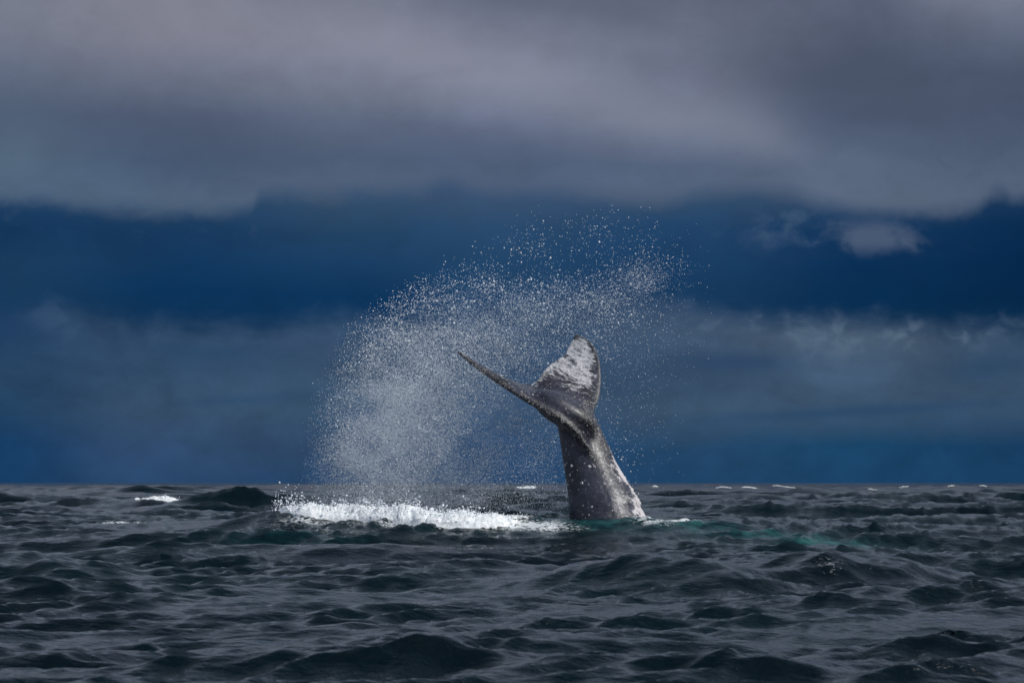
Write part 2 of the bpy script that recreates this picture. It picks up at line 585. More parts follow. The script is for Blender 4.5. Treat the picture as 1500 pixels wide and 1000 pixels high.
# ------------------------------------------------------------------ the whale's tail
def wp(px, py, dd):
    return at(px, py, WHALE_Y + dd)


def resample(pts, n):
    pts = np.asarray(pts, float)
    d = np.r_[0, np.cumsum(np.linalg.norm(np.diff(pts, axis=0), axis=1))]
    s = np.linspace(0, d[-1], n)
    # Catmull-Rom style smoothing through cubic Hermite
    m = np.gradient(pts, d, axis=0)
    i = np.clip(np.searchsorted(d, s, "right") - 1, 0, len(d) - 2)
    h = (d[i + 1] - d[i])
    t = ((s - d[i]) / h)[:, None]
    h = h[:, None]
    return ((2 * t ** 3 - 3 * t ** 2 + 1) * pts[i] + (t ** 3 - 2 * t ** 2 + t) * h * m[i] + (-2 * t ** 3 + 3 * t ** 2) * pts[i + 1] + (t ** 3 - t ** 2) * h * m[i + 1])


def loft(rings):
    rings = np.asarray(rings)
    n, k, _ = rings.shape
    V = list(rings.reshape(-1, 3))
    F = []
    for i in range(n - 1):
        for j in range(k):
            j2 = (j + 1) % k
            F.append((i * k + j, i * k + j2, (i + 1) * k + j2, (i + 1) * k + j))
    V.append(rings[0].mean(0))
    V.append(rings[-1].mean(0))
    c0, c1 = len(V) - 2, len(V) - 1
    for j in range(k):
        j2 = (j + 1) % k
        F.append((c0, j2, j))
        F.append((c1, (n - 1) * k + j, (n - 1) * k + j2))
    return V, F


# the stock: left edge, right edge (as pixels), depth of the axis, thickness in depth over width
STOCK = [
    (905, 1075, 1000, 0.0, 0.85), (872, 1028, 900, 0.0, 0.85), (845, 984, 815, 0.0, 0.82), (836, 953, 766, 0.0, 0.80), (833.5, 942, 748, 0.0, 0.80),
    (831.5, 929, 720, 0.0, 0.78), (828.5, 917, 700, 0.0, 0.77), (825.5, 905, 680, 0.0, 0.76), (822.5, 895, 660, 0.0, 0.76), (819.5, 886, 640, 0.02, 0.78),
    (816, 878, 622, 0.04, 0.80), (811, 872, 608, 0.07, 0.84), (804, 864.5, 595, 0.12, 0.90), (797, 854, 584, 0.22, 0.92), (790, 840, 576, 0.36, 0.86), (783, 818, 570, 0.55, 0.60),
]


def stock_rings():
    s = resample([(a, b, y) for a, b, y, _, _ in STOCK], 90)
    q = resample([(dd, k, 0.02 * i) for i, (_, _, _, dd, k) in enumerate(STOCK)], 90)
    rings = []
    for (l, r, y), (dd, k, _) in zip(s, q):
        c = wp((l + r) / 2, y, dd)
        hw = (r - l) / 2 / FPX * (WHALE_Y + dd)
        ring = []
        for j in range(40):
            a = 2 * math.pi * j / 40
            ca, sa = math.cos(a), math.sin(a)
            e = 0.88                                     # a little boxier than an ellipse, keeled to the right
            x = math.copysign(abs(ca) ** e, ca)
            yy = math.copysign(abs(sa) ** 1.0, sa)
            keel = 1.0 - 0.28 * max(0.0, x) ** 2
            ring.append(c + np.array([hw * x, hw * k * yy * keel, 0.0]))
        rings.append(ring)
    return rings


def naca(s):
    return 5 * (0.2969 * np.sqrt(s) - 0.1260 * s - 0.3516 * s ** 2 + 0.2843 * s ** 3 - 0.1036 * s ** 4)


def fluke_rings(lead, trail, thick, n=80, rag=0.0, seed=0, camber=0.0, up=None):
    Lp = resample([wp(*p) for p in lead], n)
    Tp = resample([wp(*p) for p in trail], n)
    tt = np.linspace(0, 1, n)
    th = np.interp(tt, np.linspace(0, 1, len(thick)), thick)
    if rag:
        q = np.stack([tt * 14 + seed, tt * 0, tt * 0], 1)
        j = fbm(q, 3, 0.6) * rag * sstep(tt, 0.08, 0.3)
        ch = Tp - Lp
        ch /= np.maximum(np.linalg.norm(ch, axis=1, keepdims=True), 1e-6)
        Tp = Tp + ch * j[:, None]
    mid = (Lp + Tp) / 2
    span = np.gradient(mid, axis=0)
    s = np.concatenate([(1 - np.cos(np.linspace(0, np.pi, 18))) / 2])
    rings = []
    nprev = None
    for i in range(n):
        c = Tp[i] - Lp[i]
        nn = np.cross(c, span[i])
        nl = np.linalg.norm(nn)
        if nl > 1e-7:
            nn = nn / nl
            if up is not None and np.dot(nn, up) < 0:
                nn = -nn
            if nprev is not None:
                nn = nprev * 0.6 + nn * 0.4
                nn /= np.linalg.norm(nn)
            nprev = nn
        else:
            nn = nprev
        cl = np.linalg.norm(c)
        t_ = min(th[i], cl * 0.6)
        prof = naca(s) * t_ + 0.012
        cam_ = camber * 4 * s * (1 - s) * cl
        upper = Lp[i] + c * s[:, None] + nn * (prof + cam_)[:, None]
        lower = Lp[i] + c * s[:, None] + nn * (cam_ - prof)[:, None]
        rings.append(np.concatenate([upper, lower[-2:0:-1]]))
    return rings


L_LEAD = [(874, 676, 0.06), (862, 656, -0.13), (847, 637, -0.29), (832, 624, -0.37), (817, 612, -0.39), (800, 601.5, -0.36), (785, 593, -0.32), (760, 578, -0.24), (740, 565.5, -0.14), (720, 552, 0.0), (700, 538, 0.16), (685, 527, 0.34), (670, 515, 0.56)]
L_TRAIL = [(800, 590, 0.60), (793, 580, 0.66), (784, 571, 0.74), (774, 566, 0.84), (763, 561.5, 0.88), (748, 557, 0.88), (732, 550.5, 0.86), (716, 543, 0.82), (700, 534, 0.76), (685, 524, 0.70), (670.5, 514, 0.60)]
R_LEAD = [(850, 618, 0.05), (858, 611, 0.25), (866, 606, 0.46), (872.5, 597, 0.66), (877, 584, 0.86), (880, 566, 1.05), (880.5, 546, 1.22), (877, 524, 1.42), (869, 506, 1.58), (858, 495, 1.70), (845, 489.5, 1.80)]
R_TRAIL = [(800, 588, 0.55), (792, 577, 0.62), (784, 566, 0.74), (788, 557, 0.86), (796, 546, 1.02), (805, 534, 1.18), (815, 525, 1.32), (825, 518, 1.46), (834, 508, 1.58), (839, 496, 1.70), (843.5, 489, 1.80)]

bm = bmesh.new()
for rings in (stock_rings(),
              fluke_rings(L_LEAD, L_TRAIL, [0.05, 0.10, 0.18, 0.23, 0.225, 0.20, 0.17, 0.145, 0.12, 0.095, 0.07, 0.045], 80, 0.05, 3, 0.03, np.array([0.5, 0, 0.8])),
              fluke_rings(R_LEAD, R_TRAIL, [0.24, 0.22, 0.20, 0.17, 0.145, 0.12, 0.10, 0.085, 0.07, 0.055, 0.04], 80, 0.085, 9, -0.03, np.array([-0.3, -0.9, 0.3]))):
    V, F = loft(rings)
    vs = [bm.verts.new(v) for v in V]
    for f in F:
        try:
            bm.faces.new([vs[i] for i in f])
        except ValueError:
            pass
# muscle that fills the root between both flukes and the stock
Vb, Fb = [], []
cb, ub, vb_ = wp(825, 601.5, 0.14), np.array([0.87, 0, -0.5]), np.array([0.5, 0, 0.87])
ball = []
for i in range(1, 24):
    th_ = math.pi * i / 24
    ball.append([cb + ub * 0.78 * math.cos(th_) + (vb_ * 0.34 * math.cos(a_) + np.array([0, 0.46, 0]) * math.sin(a_)) * math.sin(th_) for a_ in np.linspace(0, 2 * math.pi, 24, endpoint=False)])
V, F = loft(ball)
vs = [bm.verts.new(v) for v in V]
for f in F:
    bm.faces.new([vs[i] for i in f])
bmesh.ops.recalc_face_normals(bm, faces=bm.faces)
me0 = bpy.data.meshes.new("tail_parts")
bm.to_mesh(me0)
bm.free()
tmp = bpy.data.objects.new("tail_parts", me0)
COL.objects.link(tmp)
# fillets: swell the whole, skin it over, shrink it back; what that leaves in the hollows joins the parts
for kind, val in (("REMESH", 0.03), ("DISPLACE", 0.24), ("REMESH", 0.03), ("SMOOTH", 8), ("DISPLACE", -0.252), ("SMOOTH", 3)):
    mo = tmp.modifiers.new(kind.lower(), kind)
    if kind == "REMESH":
        mo.mode = "VOXEL"
        mo.voxel_size = val
    elif kind == "DISPLACE":
        mo.strength = val
        mo.mid_level = 0.0
    else:
        mo.factor = 0.5
        mo.iterations = val
dg = bpy.context.evaluated_depsgraph_get()
fil = bpy.data.meshes.new_from_object(tmp.evaluated_get(dg))
tmp.modifiers.clear()
bm = bmesh.new()
bm.from_mesh(me0)
bm.from_mesh(fil)
bm.to_mesh(me0)
bm.free()
bpy.data.meshes.remove(fil)
rm = tmp.modifiers.new("r", "REMESH")
rm.mode = "VOXEL"
rm.voxel_size = 0.020
smo = tmp.modifiers.new("s", "SMOOTH")
smo.factor = 0.5
smo.iterations = 9
dg = bpy.context.evaluated_depsgraph_get()
tail_me = bpy.data.meshes.new_from_object(tmp.evaluated_get(dg))
bpy.data.objects.remove(tmp)
# smooth the root of the flukes into the stock
tmp = bpy.data.objects.new("tail_parts", tail_me)
COL.objects.link(tmp)
vg = tmp.vertex_groups.new(name="root")
cc = np.empty(len(tail_me.vertices) * 3, np.float32)
tail_me.vertices.foreach_get("co", cc)
cc = cc.reshape(-1, 3)
pxr = cc[:, 0] / cc[:, 1] * FPX + 750
pyr = 706 - (cc[:, 2] - EYE) / cc[:, 1] * FPX
wr = 1 - sstep(np.hypot((pxr - 838) / 54.0, (pyr - 612) / 50.0), 0.5, 1.0)
wr = wr * (1 - sstep(cc[:, 1], WHALE_Y + 0.75, WHALE_Y + 1.0))
wq = np.round(wr, 1)
for val in np.unique(wq):
    if val > 0:
        vg.add(np.nonzero(wq == val)[0].tolist(), float(val), "REPLACE")
sm2 = tmp.modifiers.new("s2", "SMOOTH")
sm2.factor = 0.6
sm2.iterations = 60
sm2.vertex_group = "root"
old = tail_me
dg = bpy.context.evaluated_depsgraph_get()
tail_me = bpy.data.meshes.new_from_object(tmp.evaluated_get(dg))
bpy.data.objects.remove(tmp)
bpy.data.meshes.remove(old)
tail_me.name = "humpback_whale"
nv = len(tail_me.vertices)
co = np.empty(nv * 3, np.float32)
tail_me.vertices.foreach_get("co", co)
co = co.reshape(-1, 3).astype(float)
no = np.empty(nv * 3, np.float32)
tail_me.vertex_normals.foreach_get("vector", no)
no = no.reshape(-1, 3).astype(float)
# skin: shallow dents and knuckles
d = 0.010 * fbm(co * 3.1, 3) + 0.0045 * fbm(co * 14.0, 3)
co = co + no * d[:, None]
PXv = co[:, 0] / co[:, 1] * FPX + 750
PYv = 706 - (co[:, 2] - EYE) / co[:, 1] * FPX
EDGE_Y = np.array([600, 625, 650, 680, 705, 735, 760, 800])
EDGE_X = np.array([866, 879, 891, 905, 920, 936, 950, 975])
# a knuckle on the keel
kn = np.exp(-((PYv - 733) / 7.0) ** 2) * sstep(PXv, 905, 934)
co = co + no * (0.035 * kn)[:, None]
kn2 = np.exp(-((PYv - 741) / 4.0) ** 2) * sstep(PXv, 905, 934)
co = co - no * (0.02 * kn2)[:, None]
tail_me.vertices.foreach_set("co", co.astype(np.float32).ravel())
# pigment: white on the inner face of the far fluke and along the keel
front = sstep(-no[:, 1] + 0.5 * no[:, 2], 0.0, 0.35)
on_far = (co[:, 1] > WHALE_Y + 0.72) & (PXv > 778) & (PYv < 612)
lx = np.interp(PYv, [489, 495, 506, 524, 546, 566, 584, 606], [846, 858, 869, 877, 881, 880, 877, 868])
tx = np.interp(PYv, [489, 496, 508, 518, 525, 534, 546, 566], [843, 839, 834, 825, 815, 805, 796, 783])
du = (PXv - tx) / np.maximum(lx - tx, 4)              # 0 at the trailing edge, 1 at the leading edge
lowl = np.interp(PXv, [780, 800, 815, 830, 850, 870, 885], [562, 549, 546, 552, 566, 572, 566])
white_f = sstep(lowl - PYv, -16, 16) * (1 - sstep(du, 0.76, 0.98)) * sstep(PYv, 490, 502)
streak = 0.62 * np.exp(-((PYv - 566 - 0.25 * (PXv - 840)) / 13.0) ** 2) * np.exp(-((PXv - 846) / 22.0) ** 2)
dark_spot = np.exp(-((PXv - 839) / 6.0) ** 2 - ((PYv - 530) / 5.0) ** 2)
white_f = np.clip(np.maximum(white_f, streak) - 0.6 * dark_spot, 0, 1) * on_far * front
ex = np.interp(PYv, EDGE_Y, EDGE_X)
wd = np.interp(PYv, [600, 640, 680, 720, 745, 760, 800], [5, 10, 17, 28, 28, 32, 40])
gap = np.exp(-((PXv - (ex - 8)) / 8.0) ** 2 - ((PYv - 716) / 12.0) ** 2)
white_s = np.clip(1 - (ex - PXv) / wd, 0, 1) * sstep(PYv, 628, 690) * (PYv > 612) * np.interp(PYv, [640, 690, 740, 760], [0.75, 0.9, 0.95, 1.2])
white_s = np.clip(white_s - 0.65 * gap, 0, 1.2)
near_root = np.exp(-((PXv - 872) / 7.0) ** 2 - ((PYv - 630) / 8.0) ** 2) * 0.0
for an, av in (("white_fluke", white_f), ("white_keel", white_s)):
    a = tail_me.attributes.new(an, "FLOAT", "POINT")
    a.data.foreach_set("value", av.astype(np.float32))
# crusty: where barnacles and scars crowd (leading edge of the near fluke, ridge, tips)
lead_line = resample([wp(*p) for p in L_LEAD], 160)
dl = np.full(nv, 9.0)
for p in lead_line[::2]:
    dl = np.minimum(dl, np.linalg.norm(co - p, axis=1))
far_line = resample([wp(*p) for p in R_LEAD], 160)
df = np.full(nv, 9.0)
for p in far_line[::2]:
    df = np.minimum(df, np.linalg.norm(co - p, axis=1))
ridge_c = np.exp(-((PXv - (ex - 7)) / 9.0) ** 2) * (PYv > 570) * (PYv < 660) * (co[:, 1] < WHALE_Y + 0.7)
crust = np.clip(np.maximum.reduce([1 - dl / 0.16, 0.9 * (1 - df / 0.09), 0.6 * ridge_c]), 0, 1)
a = tail_me.attributes.new("crust", "FLOAT", "POINT")
a.data.foreach_set("value", crust.astype(np.float32))
tail_me.polygons.foreach_set("use_smooth", np.full(len(tail_me.polygons), True))


def skin_material():
    m, t, b = new_mat("whale_skin")
    tc = t.n.new("ShaderNodeTexCoord").outputs["Object"]
    n0 = t.noise(tc, 1.6, 5, 0.6)
    base = t.mix(t.smooth(n0, 0.36, 0.66), (0.0065, 0.0068, 0.0130, 1), (0.038, 0.039, 0.062, 1))
    # mottling and scratches
    n1 = t.noise(tc, 17.0, 6, 0.7, 0.5)
    base = t.mix(t.m("MULTIPLY", t.smooth(n1, 0.50, 0.72), 0.5), base, (0.150, 0.153, 0.185, 1))
    sc = t.noise(t.scale(tc, (3.0, 3.0, 24.0)), 2.0, 4, 0.6, 1.0)
    base = t.mix(t.m("MULTIPLY", t.smooth(sc, 0.66, 0.74), 0.35), base, (0.3, 0.3, 0.32, 1))
    # white of the fluke, streaked across the blade
    rotn = t.n.new("ShaderNodeVectorRotate")
    rotn.rotation_type = "Y_AXIS"
    rotn.inputs["Angle"].default_value = R(-22)
    t.l.new(tc, rotn.inputs["Vector"])
    st = t.noise(t.scale(rotn.outputs[0], (2.2, 2.2, 6.5)), 2.4, 6, 0.66, 0.5)
    fw = attr(t, "white_fluke")
    mf = t.smooth(t.m("ADD", fw, t.m("MULTIPLY", t.m("SUBTRACT", st, 0.5), 3.9)), 0.30, 1.12)
    mf = t.m("MULTIPLY", mf, t.smooth(fw, 0.02, 0.25))
    n4 = t.noise(tc, 30.0, 4, 0.6)
    whi = t.mix(t.smooth(n4, 0.35, 0.7), (0.38, 0.375, 0.40, 1), (0.80, 0.78, 0.78, 1))
    base = t.mix(mf, base, whi)
    # worn white along the keel
    kn_ = t.noise(tc, 7.0, 6, 0.68, 0.4)
    kw = attr(t, "white_keel")
    mk = t.smooth(t.m("ADD", kw, t.m("MULTIPLY", t.m("SUBTRACT", kn_, 0.5), 2.0)), 0.36, 0.72)
    mk = t.m("MULTIPLY", mk, t.smooth(kw, 0.0, 0.2))
    base = t.mix(mk, base, (0.62, 0.58, 0.58, 1))
    # pale pocks
    vo = t.n.new("ShaderNodeTexVoronoi")
    vo.inputs["Scale"].default_value = 9.0
    t.l.new(tc, vo.inputs["Vector"])
    gate = t.smooth(t.noise(tc, 3.3, 2, 0.5), 0.50, 0.60)
    sp = t.m("MULTIPLY", t.smooth(vo.outputs["Distance"], 0.20, 0.10), gate)
    base = t.mix(t.m("MULTIPLY", sp, 0.7), base, (0.45, 0.44, 0.46, 1))
    # crusted edge: black, tan and white grains
    n5 = t.noise(tc, 26.0, 4, 0.7)
    cr = attr(t, "crust")
    base = t.mix(t.m("MULTIPLY", cr, t.smooth(n5, 0.50, 0.42)), base, (0.010, 0.010, 0.013, 1))
    base = t.mix(t.m("MULTIPLY", t.smooth(cr, 0.1, 0.6), t.smooth(n5, 0.55, 0.66)), base, (0.42, 0.37, 0.30, 1))
    t.l.new(base, b.inputs["Base Color"])
    b.inputs["Coat Weight"].default_value = 0.12
    b.inputs["Coat Roughness"].default_value = 0.28
    t.l.new(t.smooth(n1, 0.3, 0.7, 0.30, 0.5), b.inputs["Roughness"])
    bump = t.n.new("ShaderNodeBump")
    bump.inputs["Distance"].default_value = 0.02
    bump.inputs["Strength"].default_value = 0.7
    t.l.new(t.m("ADD", t.m("MULTIPLY", n1, 0.6), t.m("MULTIPLY", n5, t.m("ADD", 0.25, cr))), bump.inputs["Height"])
    t.l.new(bump.outputs[0], b.inputs["Normal"])
    return m


skin = skin_material()
tail_me.materials.clear()
tail_me.materials.append(skin)
whale = link("humpback_whale", tail_me)
tag(whale, "dark grey humpback whale tail with white-marked fluke rising from the sea", "whale")

# barnacles: little crater cones on the skin
bar_mat, t, b = new_mat("barnacle_shell")
tcb = t.n.new("ShaderNodeObjectInfo")
t.l.new(t.mix(tcb.outputs["Random"], (0.30, 0.28, 0.26, 1), (0.72, 0.70, 0.68, 1)), b.inputs["Base Color"])
b.inputs["Roughness"].default_value = 0.7


def barnacle_geo():
    V, F = [], []
    prof = [(1.0, -0.25), (0.92, 0.12), (0.55, 0.55), (0.34, 0.50), (0.22, 0.2)]
    k = 7
    for r, z in prof:
        for j in range(k):
            a = 2 * math.pi * j / k
            rr = r * (1 + 0.12 * math.sin(j * 2.3))
            V.append((rr * math.cos(a), rr * math.sin(a), z))
    for i in range(len(prof) - 1):
        for j in range(k):
            j2 = (j + 1) % k
            F.append((i * k + j, i * k + j2, (i + 1) * k + j2, (i + 1) * k + j))
    return np.array(V), F


BV, BF = barnacle_geo()
bar_me = bpy.data.meshes.new("barnacle")
bar_me.from_pydata([tuple(v) for v in BV], [], BF)
bar_me.materials.append(bar_mat)
vis = (no[:, 1] < 0.35) & (co[:, 2] > 0.45)
wgt = (0.030 + 1.2 * crust ** 1.5 + 0.26 * ((PYv > 640) & (PYv < 762)) * sstep(fbm(co * 2.2, 2), -0.25, 0.35)) * vis
idx = RNG.choice(nv, size=660, replace=False, p=wgt / wgt.sum())
rad = np.where(crust[idx] > 0.25, RNG.uniform(0.006, 0.014, len(idx)), np.where(RNG.random(len(idx)) < 0.18, RNG.uniform(0.024, 0.040, len(idx)), RNG.uniform(0.008, 0.018, len(idx))))
order = np.argsort(-rad)
idx, rad = idx[order], rad[order]


def frame_at(i):
    z = Vector(no[i]).normalized()
    q = z.to_track_quat("Z", "Y") @ Matrix.Rotation(random.uniform(0, 6.28), 3, "Z").to_quaternion()
    return Vector(co[i]), q


rest_v, rest_f = [], []
for k, (i, r_) in enumerate(zip(idx, rad)):
    p, q = frame_at(i)
    if k < 290:
        o = bpy.data.objects.new("barnacle", bar_me)
        COL.objects.link(o)
        o.parent = whale
        o.location = p
        o.rotation_mode = "QUATERNION"
        o.rotation_quaternion = q
        o.scale = (r_, r_, r_ * random.uniform(0.7, 1.1))
    else:
        base_i = len(rest_v)
        for v in BV:
            rest_v.append(tuple(p + q @ (Vector(v) * float(r_))))
        rest_f += [tuple(base_i + a for a in f) for f in BF]
rb = bpy.data.meshes.new("barnacle_crust")
rb.from_pydata(rest_v, [], rest_f)
rb.materials.append(bar_mat)
rbo = link("barnacle_crust", rb, whale)
rbo["kind"] = "stuff"


# ------------------------------------------------------------------ foam and spray
foam_mat, t, b = new_mat("sea_foam")
tc = t.n.new("ShaderNodeTexCoord").outputs["Object"]
nf = t.noise(tc, 9.0, 6, 0.65, 0.4)
col = t.mix(t.smooth(nf, 0.30, 0.56), (0.55, 0.63, 0.64, 1), (0.92, 0.92, 0.92, 1))
t.l.new(col, b.inputs["Base Color"])
b.inputs["Roughness"].default_value = 0.85
b.inputs["Subsurface Weight"].default_value = 0.0
eg = attr(t, "edge")
nh = t.noise(t.scale(tc, (1, 1, 1.4)), 8.0, 6, 0.68, 0.5)
t.l.new(t.smooth(t.m("ADD", eg, t.m("MULTIPLY", t.m("SUBTRACT", nh, 0.5), 1.5)), 0.30, 0.46), b.inputs["Alpha"])
fb = t.n.new("ShaderNodeBump")
fb.inputs["Distance"].default_value = 0.014
fb.inputs["Strength"].default_value = 0.8
t.l.new(t.noise(tc, 22.0, 6, 0.7), fb.inputs["Height"])
t.l.new(fb.outputs[0], b.inputs["Normal"])

drop_mat, t, b = new_mat("water_drop")
b.inputs["Base Color"].default_value = (0.86, 0.90, 0.95, 1)
b.inputs["Roughness"].default_value = 0.25
b.inputs["IOR"].default_value = 1.333


def drop_object(name, P, size, mat, parent=None, sub=1):
    """many drops: one object, a small ball set on every point"""
    me = mesh_np(name, P, np.zeros((0, 3), np.int32), None, {"size": size})
    o = link(name, me, parent)
    ng = bpy.data.node_groups.new(name, "GeometryNodeTree")
    ng.interface.new_socket("Geometry", in_out="INPUT", socket_type="NodeSocketGeometry")
    ng.interface.new_socket("Geometry", in_out="OUTPUT", socket_type="NodeSocketGeometry")
    gi = ng.nodes.new("NodeGroupInput")
    go = ng.nodes.new("NodeGroupOutput")
    ico = ng.nodes.new("GeometryNodeMeshIcoSphere")
    ico.inputs["Radius"].default_value = 1.0
    ico.inputs["Subdivisions"].default_value = sub
    sm = ng.nodes.new("GeometryNodeSetMaterial")
    sm.inputs["Material"].default_value = mat
    ss = ng.nodes.new("GeometryNodeSetShadeSmooth")
    iop = ng.nodes.new("GeometryNodeInstanceOnPoints")
    na = ng.nodes.new("GeometryNodeInputNamedAttribute")
    na.data_type = "FLOAT"
    na.inputs["Name"].default_value = "size"
    ng.links.new(ico.outputs["Mesh"], ss.inputs[0])
    ng.links.new(ss.outputs[0], sm.inputs[0])
    ng.links.new(gi.outputs[0], iop.inputs["Points"])
    ng.links.new(sm.outputs[0], iop.inputs["Instance"])
    ng.links.new(na.outputs[0], iop.inputs["Scale"])
    ng.links.new(iop.outputs[0], go.inputs[0])
    mod = o.modifiers.new("drops", "NODES")
    mod.node_group = ng
    return o


def foam_ridge(name, path, seed, n_drops, lump=0.10, cols=None, fade=1.0, wild=0.22, freq=2.2):
    """tumbling foam: path rows are (x, y, base z, height, half width); built as a rolled, lumpy crest with flung drops"""
    path = np.asarray(path, float)
    n = cols or 360
    P = resample(path, n)
    m = 46
    u = np.linspace(0, 1, n)
    ph = np.linspace(-0.10, 1.10, m)                       # across: front foot, over the crest, down the back
    yy = np.interp(ph, [-0.10, 0.0, 0.2, 0.45, 0.62, 0.85, 1.1], [-1.25, -1.0, -0.88, -0.40, 0.05, 0.6, 1.25])
    zz = np.interp(ph, [-0.10, 0.0, 0.2, 0.45, 0.62, 0.85, 1.1], [-0.16, 0.0, 0.42, 0.90, 1.0, 0.55, -0.10])
    end = sstep(u, 0, 0.06) * (1 - sstep(u, 0.72, 1.0))
    X_ = np.repeat(P[:, 0:1], m, 1)
    Y_ = P[:, 1:2] + P[:, 4:5] * yy[None]
    prof = np.maximum(P[:, 3:4], 0.0)
    gust = 1 + wild * fbm(np.stack([P[:, 0] * freq + seed, P[:, 0] * 0, P[:, 0] * 0], 1), 3)
    gust = np.maximum(gust, 0.3)
    Z_ = P[:, 2:3] + prof * gust[:, None] * zz[None]
    V = np.stack([X_, Y_, Z_], -1).reshape(-1, 3)
    sc = 1.0 / max(lump, 1e-3)
    bl = fbm(V * sc * 0.33 + seed, 4, 0.55, True)
    bl2 = fbm(V * sc * 1.6 + seed * 3, 3, 0.6, True)
    dirn = np.stack([0 * bl, np.repeat((yy * 0.6)[None], n, 0).ravel(), np.ones_like(bl)], 1)
    amp = lump * (0.25 + 0.9 * np.repeat(np.clip(zz, 0, 1)[None], n, 0).ravel()) * np.repeat(np.clip(P[:, 3] / 0.3, 0.25, 1.2), m)
    V = V + dirn * (amp * (0.52 * bl + 0.08 * bl2 - 0.05))[:, None]
    V[:, 0] += lump * 0.5 * fbm(V * sc * 0.6 + 40 + seed, 3)
    edge = np.minimum(sstep(ph, -0.12, 0.20), 1 - sstep(ph, 0.8, 1.12))[None] * np.ones((n, 1)) * (0.12 + 0.88 * end[:, None]) * fade
    me = mesh_np(name, V, grid_faces(n, m), foam_mat, {"edge": edge.ravel()})
    o = link(name, me)
    if n_drops:
        pu = RNG.random(n_drops)
        wt = np.maximum(P[:, 3], 1e-4) ** 1.5 * end
        i = RNG.choice(n, n_drops, p=wt / wt.sum())
        up = RNG.exponential(0.16, n_drops)
        ln = RNG.random(n_drops)
        hh = P[i, 3] * gust[i]
        jag = np.clip(0.55 + 1.4 * fbm(np.stack([P[i, 0] * 5.0 + seed, 0 * pu, 0 * pu], 1), 3, 0.7), 0.15, 2.0)
        pts = np.stack([P[i, 0] + RNG.normal(0, 0.03, n_drops), P[i, 1] + P[i, 4] * RNG.normal(-0.15, 0.45, n_drops), P[i, 2] + hh * (0.62 + 0.4 * ln + up * jag * 1.6)], 1)
        sz = RNG.lognormal(math.log(0.0072), 0.55, n_drops) * np.clip(P[i, 3] / 0.3, 0.5, 1.0)
        dob = drop_object("foam_drops", pts, np.clip(sz, 0.004, 0.045), drop_mat, o)
        dob["kind"] = "stuff"
    return o


# breaking foam beside the tail
FOAM = [  # px, foot py, crest py, distance, half width
    (398, 753, 749, 61.6, 0.30), (415, 754, 743, 61.5, 0.40), (432, 754, 737, 61.4, 0.5), (450, 754, 735, 61.3, 0.55), (480, 753, 738, 61.3, 0.6), (520, 754, 739, 61.2, 0.6),
    (555, 757, 737, 61.0, 0.65), (590, 763, 741, 60.8, 0.7), (630, 768, 745, 60.6, 0.75), (670, 771, 746, 60.5, 0.75), (705, 771, 747, 60.5, 0.7), (735, 767, 748, 60.6, 0.6), (765, 761, 749, 60.8, 0.5), (797, 757, 752, 61.0, 0.35)]
path = []
for (px, pf, pc, d_, hw_) in FOAM:
    x_ = (px - 750) / FPX * d_
    zf = min(EYE + (706 - pf) / FPX * (d_ - hw_), float(sea_z(x_, d_ - hw_)[0]) + 0.02)
    zc = EYE + (706 - pc) / FPX * d_
    path.append((x_, d_, zf - 0.03, zc - zf + 0.01, hw_))
fo = foam_ridge("breaking_foam", path, 3.0, 2800, 0.11, 560)
tag(fo, "long bank of white breaking foam beside the whale tail under the spray", "foam", kind="stuff")

# whitecaps further off; each sits on the wave it breaks from
CAPS = [  # px from, px to, foot py, height px, distance, label
    (198, 290, 733, 9, 150.0, "wide whitecap breaking beside a dark wave left of the spray"),
    (756, 791, 714, 5, 330.0, "small whitecap just below the horizon between spray and whale stock"),
    (1086, 1113, 715, 4, 330.0, "bright short whitecap right of the tail close under the horizon"),
    (1045, 1076, 712, 3, 420.0, "faint thin whitecap line left of the bright short whitecap at the horizon"),
    (1270, 1288, 718, 2.5, 300.0, "tiny whitecap fleck below the horizon, lowest of the far right flecks"),
    (1316, 1334, 708, 3, 700.0, "little whitecap tuft right on the horizon line under the dark blue sky"),
    (1434, 1448, 711, 3, 480.0, "whitecap dot near the right edge of the sea, rightmost of all"),
    (1388, 1400, 710, 2.5, 520.0, "whitecap speck second from the right edge, on the horizon"),
    (1130, 1186, 711, 2.5, 430.0, "long faint whitecap streak right of the bright short whitecap"),
    (955, 966, 708, 2.5, 560.0, "whitecap speck on the horizon just right of the whale stock"),
]
